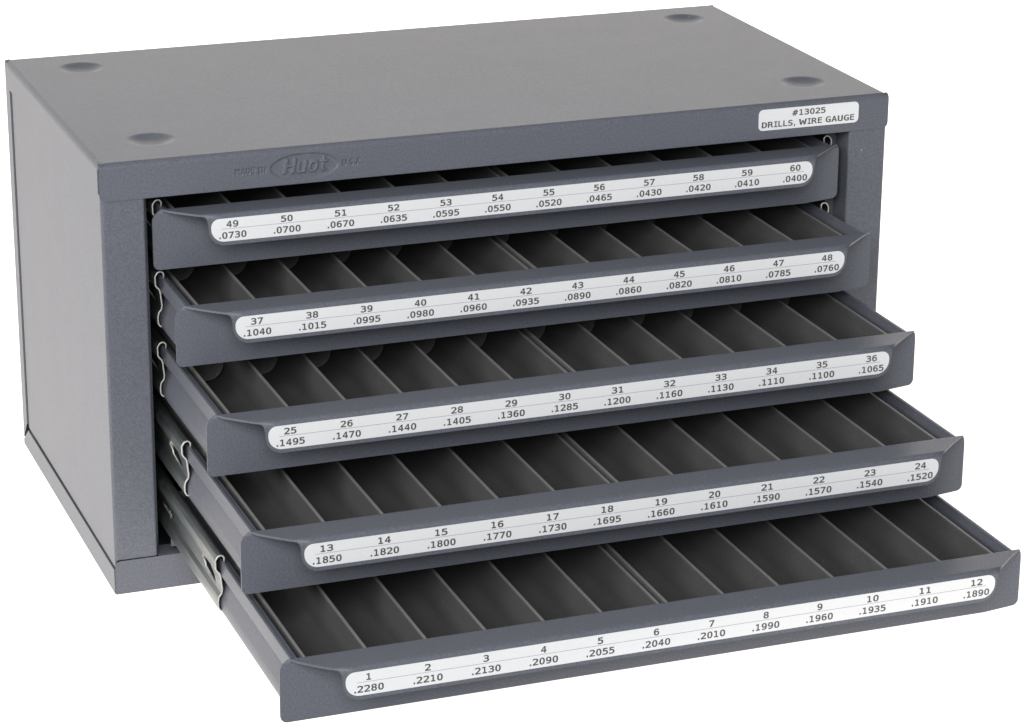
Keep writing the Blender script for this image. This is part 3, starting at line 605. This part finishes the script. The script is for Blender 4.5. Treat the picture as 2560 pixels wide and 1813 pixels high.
# --- compartment tray of six troughs
TP = 24.8
def make_tray(parent, x0):
    pts = []
    zt = -2.5
    def ridge(x, first=False, last=False):
        p = []
        if first:
            p += [(x - 2.3, -9.0), (x - 0.75, zt - 0.9)]
        else:
            p += [(x - 0.72, zt - 0.9)]
        p += [(x - 0.62, zt - 0.10), (x - 0.48, zt), (x + 0.48, zt), (x + 0.62, zt - 0.10)]
        if last:
            p += [(x + 0.75, zt - 0.9), (x + 2.3, -9.0)]
        else:
            p += [(x + 0.72, zt - 0.9)]
        return p
    line = []
    for k in range(7):
        x = x0 + TP * k
        line += ridge(x, k == 0, k == 6)
        if k < 6:
            a, b = x + 1.6, x + TP - 1.6
            seg = fillet([(x + 0.75, zt - 2), (a, -24.3), (b, -24.3), (x + TP - 0.75, zt - 2)], [0, 7.5, 7.5, 0], 7)
            line += seg
    mb = MB()
    for a, b in zip(line, line[1:]):
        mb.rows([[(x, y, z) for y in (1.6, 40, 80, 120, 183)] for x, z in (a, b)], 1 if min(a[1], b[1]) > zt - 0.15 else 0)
    for k in range(6):                              # end wall of each trough, front and rear
        x = x0 + TP * k
        for y in (1.6, 182.9):
            seg = fillet([(x + 0.6, zt - 1.0), (x + 1.6, -24.3), (x + TP - 1.6, -24.3), (x + TP - 0.6, zt - 1.0)], [0, 7.5, 7.5, 0], 7)
            mb.add([(a, y, b) for a, b in seg], [tuple(range(len(seg)))])
    return mb.build('tray', [M_TRAY, M_RIDGE], parent, smooth=50)

# --- short liners that fill the rear of the troughs in the drawers for thin drills
def make_liner(parent, x0):
    mb = MB()
    for k in range(6):
        x = x0 + TP * k
        def sec(lift, inset):
            return fillet([(x + 0.9 + inset, -3.6), (x + 1.7 + inset, -24.0 + lift), (x + TP - 1.7 - inset, -24.0 + lift), (x + TP - 0.9 - inset, -3.6)], [0, 7.2, 7.2, 0], 7)
        rows = []
        for y, lift, ins in ((100, 2.0, 0.75), (120, 3.4, 0.75), (150, 6.5, 0.75), (182.5, 10.0, 0.75)):
            rows.append([(a, y, b) for a, b in sec(lift, ins)])
        mb.rows(rows)
    return mb.build('trough_liner', M_LINER, parent, smooth=50, solid=0.5, solid_off=0.0)

# --- telescopic slide rail: wavy rolled section, hooked top, lanced slot near its end
def make_rail(parent):
    ctrl = [(4.0, -3.9), (4.15, -1.3), (3.1, -0.1), (1.4, -0.7), (0.3, -2.4), (0.4, -6.2), (1.0, -7.2), (2.0, -8.3), (2.45, -9.8), (2.6, -12.0), (3.0, -15.4), (2.7, -17.3), (1.4, -19.0), (1.05, -21.0), (1.1, -23.4), (1.8, -24.9), (3.7, -25.6)]
    pr = fillet(ctrl, 1.1, 3)
    sl, acc = [0.0], 0.0
    for a, b in zip(pr, pr[1:]):
        acc += math.hypot(a[0] - b[0], a[1] - b[1]); sl.append(acc)
    def at_s(s):
        for i in range(len(sl) - 1):
            if s <= sl[i + 1] + 1e-9:
                t = (s - sl[i]) / max(sl[i + 1] - sl[i], 1e-9)
                return (pr[i][0] + (pr[i + 1][0] - pr[i][0]) * t, pr[i][1] + (pr[i + 1][1] - pr[i][1]) * t)
        return pr[-1]
    def s_at_z(z):                                   # on the web (below the hook)
        for i in range(len(pr) - 1):
            if sl[i] > 7 and pr[i][1] >= z >= pr[i + 1][1]:
                return sl[i] + (sl[i + 1] - sl[i]) * (pr[i][1] - z) / max(pr[i][1] - pr[i + 1][1], 1e-9)
        return sl[-1]
    # slot outline in (y from the rail's end, z from its top)
    hole = [(15.4, -4.9), (19.0, -6.2), (23.0, -8.8), (26.0, -13.2), (25.6, -15.2), (18.0, -15.8), (9.0, -16.2), (10.2, -13.0), (12.6, -9.2)]
    hp = [(s_at_z(z), y) for y, z in hole]
    pts, edges = [], []
    ygrid = [1.4 * k for k in range(22)] + [40, 60, 120, 180]
    def inside(p, poly):
        c = False
        for i in range(len(poly)):
            a, b = poly[i], poly[i - 1]
            if (a[1] > p[1]) != (b[1] > p[1]) and p[0] < (b[0] - a[0]) * (p[1] - a[1]) / (b[1] - a[1]) + a[0]:
                c = not c
        return c
    for s in sl:
        for y in ygrid:
            if not inside((s, y), hp):
                pts.append(Vector((s, y)))
    k = len(pts)
    pts += [Vector(h) for h in hp]
    edges = [(k + i, k + (i + 1) % len(hp)) for i in range(len(hp))]
    r = delaunay_2d_cdt(pts, edges, [], 0, 1e-5)
    V, F = r[0], r[2]
    F = [f for f in F if not inside((sum(V[i][0] for i in f) / len(f), sum(V[i][1] for i in f) / len(f)), hp)]
    vs = []
    for p in V:
        x, z = at_s(p[0])
        vs.append((x, p[1], z))
    fs, mi = [tuple(f) for f in F], [0] * len(F)
    # added black strip that stands for the shade behind the slot
    slot_shade = [(p[0] + 0.5, p[1]) for p in pr if -16.9 < p[1] < -3.9 and p[0] < 3.6]
    k = len(vs)
    vs += [(x, y, z) for x, z in slot_shade for y in (2.0, 60.0)]
    fs += [(k + 2 * i, k + 2 * i + 1, k + 2 * i + 3, k + 2 * i + 2) for i in range(len(slot_shade) - 1)]
    mi += [2] * (len(slot_shade) - 1)
    # stamped letters, upside down, running towards the back
    tv, tf = text_mesh('PATENT')
    k = len(vs)
    vs += [(2.12, 79.0 + u * 2.1, -12.2 - w * 2.0) for u, w in tv]
    fs += [tuple(i + k for i in f) for f in tf]
    mi += [1] * len(tf)
    return build('slide_rail', vs, fs, [M_STEEL, M_STEEL_EDGE, M_SLOT_SHADE], parent, mi=mi, smooth=40, solid=0.62, solid_off=0.0, rim=1)

def make_label(parent, cells):
    mb = MB()
    yl = -16.3
    mb.poly_slab(round_rect(44.5, 325.5, -12.0, -1.85, 3.6, 3.6, 5.8, 5.8), yl - 0.14, yl - 0.02, 0)
    yt = yl - 0.17
    for k, (a, b) in enumerate(cells):
        cx = 53.75 + 23.92 * k
        wd = 5.2 if len(a) == 2 else None
        put_text(mb, a, cx, -5.85, yt, 2.85, wd)
        put_text(mb, b, cx + 0.1, -10.75, yt, 2.9, 11.9)
    mb.add([(49.0, yt, -6.51), (321.2, yt, -6.51), (321.2, yt, -6.39), (49.0, yt, -6.39)], [(0, 1, 2, 3)], 1)
    return mb.build('number_strip', [M_LABEL, M_INK], parent)

proto = make_body()
proto.parent = cab
front = make_front(proto)
trays = [make_tray(proto, 34.4), make_tray(proto, 186.9)]
rail_l = make_rail(proto)
rail_l.location = (24.3 * MM, 0, 3.0 * MM)
rail_r = rail_l.copy(); COL.objects.link(rail_r)
rail_r.scale = (-1, 1, 1)
rail_r.location = ((W - 24.3) * MM, 0, 3.0 * MM)
WORDS = ['uppermost drawer, nearly shut, strip numbered 49 to 60', 'second drawer down, strip numbered 37 to 48', 'middle drawer, strip numbered 25 to 36',
         'fourth drawer down, strip numbered 13 to 24', 'lowest drawer, pulled out farthest, strip numbered 1 to 12']
for i in range(5):
    if i == 0:
        d, fr, tr, rl, rr_ = proto, front, trays, rail_l, rail_r
    else:
        d = proto.copy(); COL.objects.link(d); d.parent = cab
        fr = front.copy(); COL.objects.link(fr); fr.parent = d
        tr = []
        for t in trays:
            c2 = t.copy(); COL.objects.link(c2); c2.parent = d; tr.append(c2)
        rl = rail_l.copy(); COL.objects.link(rl); rl.parent = d
        rr_ = rail_r.copy(); COL.objects.link(rr_); rr_.parent = d
    d.location = (0, -EXT[i] * MM, (ZT - PITCH * i) * MM)
    d['label'] = WORDS[i]
    for r in (rl, rr_):
        r.location.y = (RAIL_Y[i] + EXT[i]) * MM
    lb = make_label(d, DATA[i])
    if i == 1:
        lin = [make_liner(d, 34.4), make_liner(d, 186.9)]
    elif i in (0, 2):
        pass
    if i == 2:
        for l in lin:
            c2 = l.copy(); COL.objects.link(c2); c2.parent = d
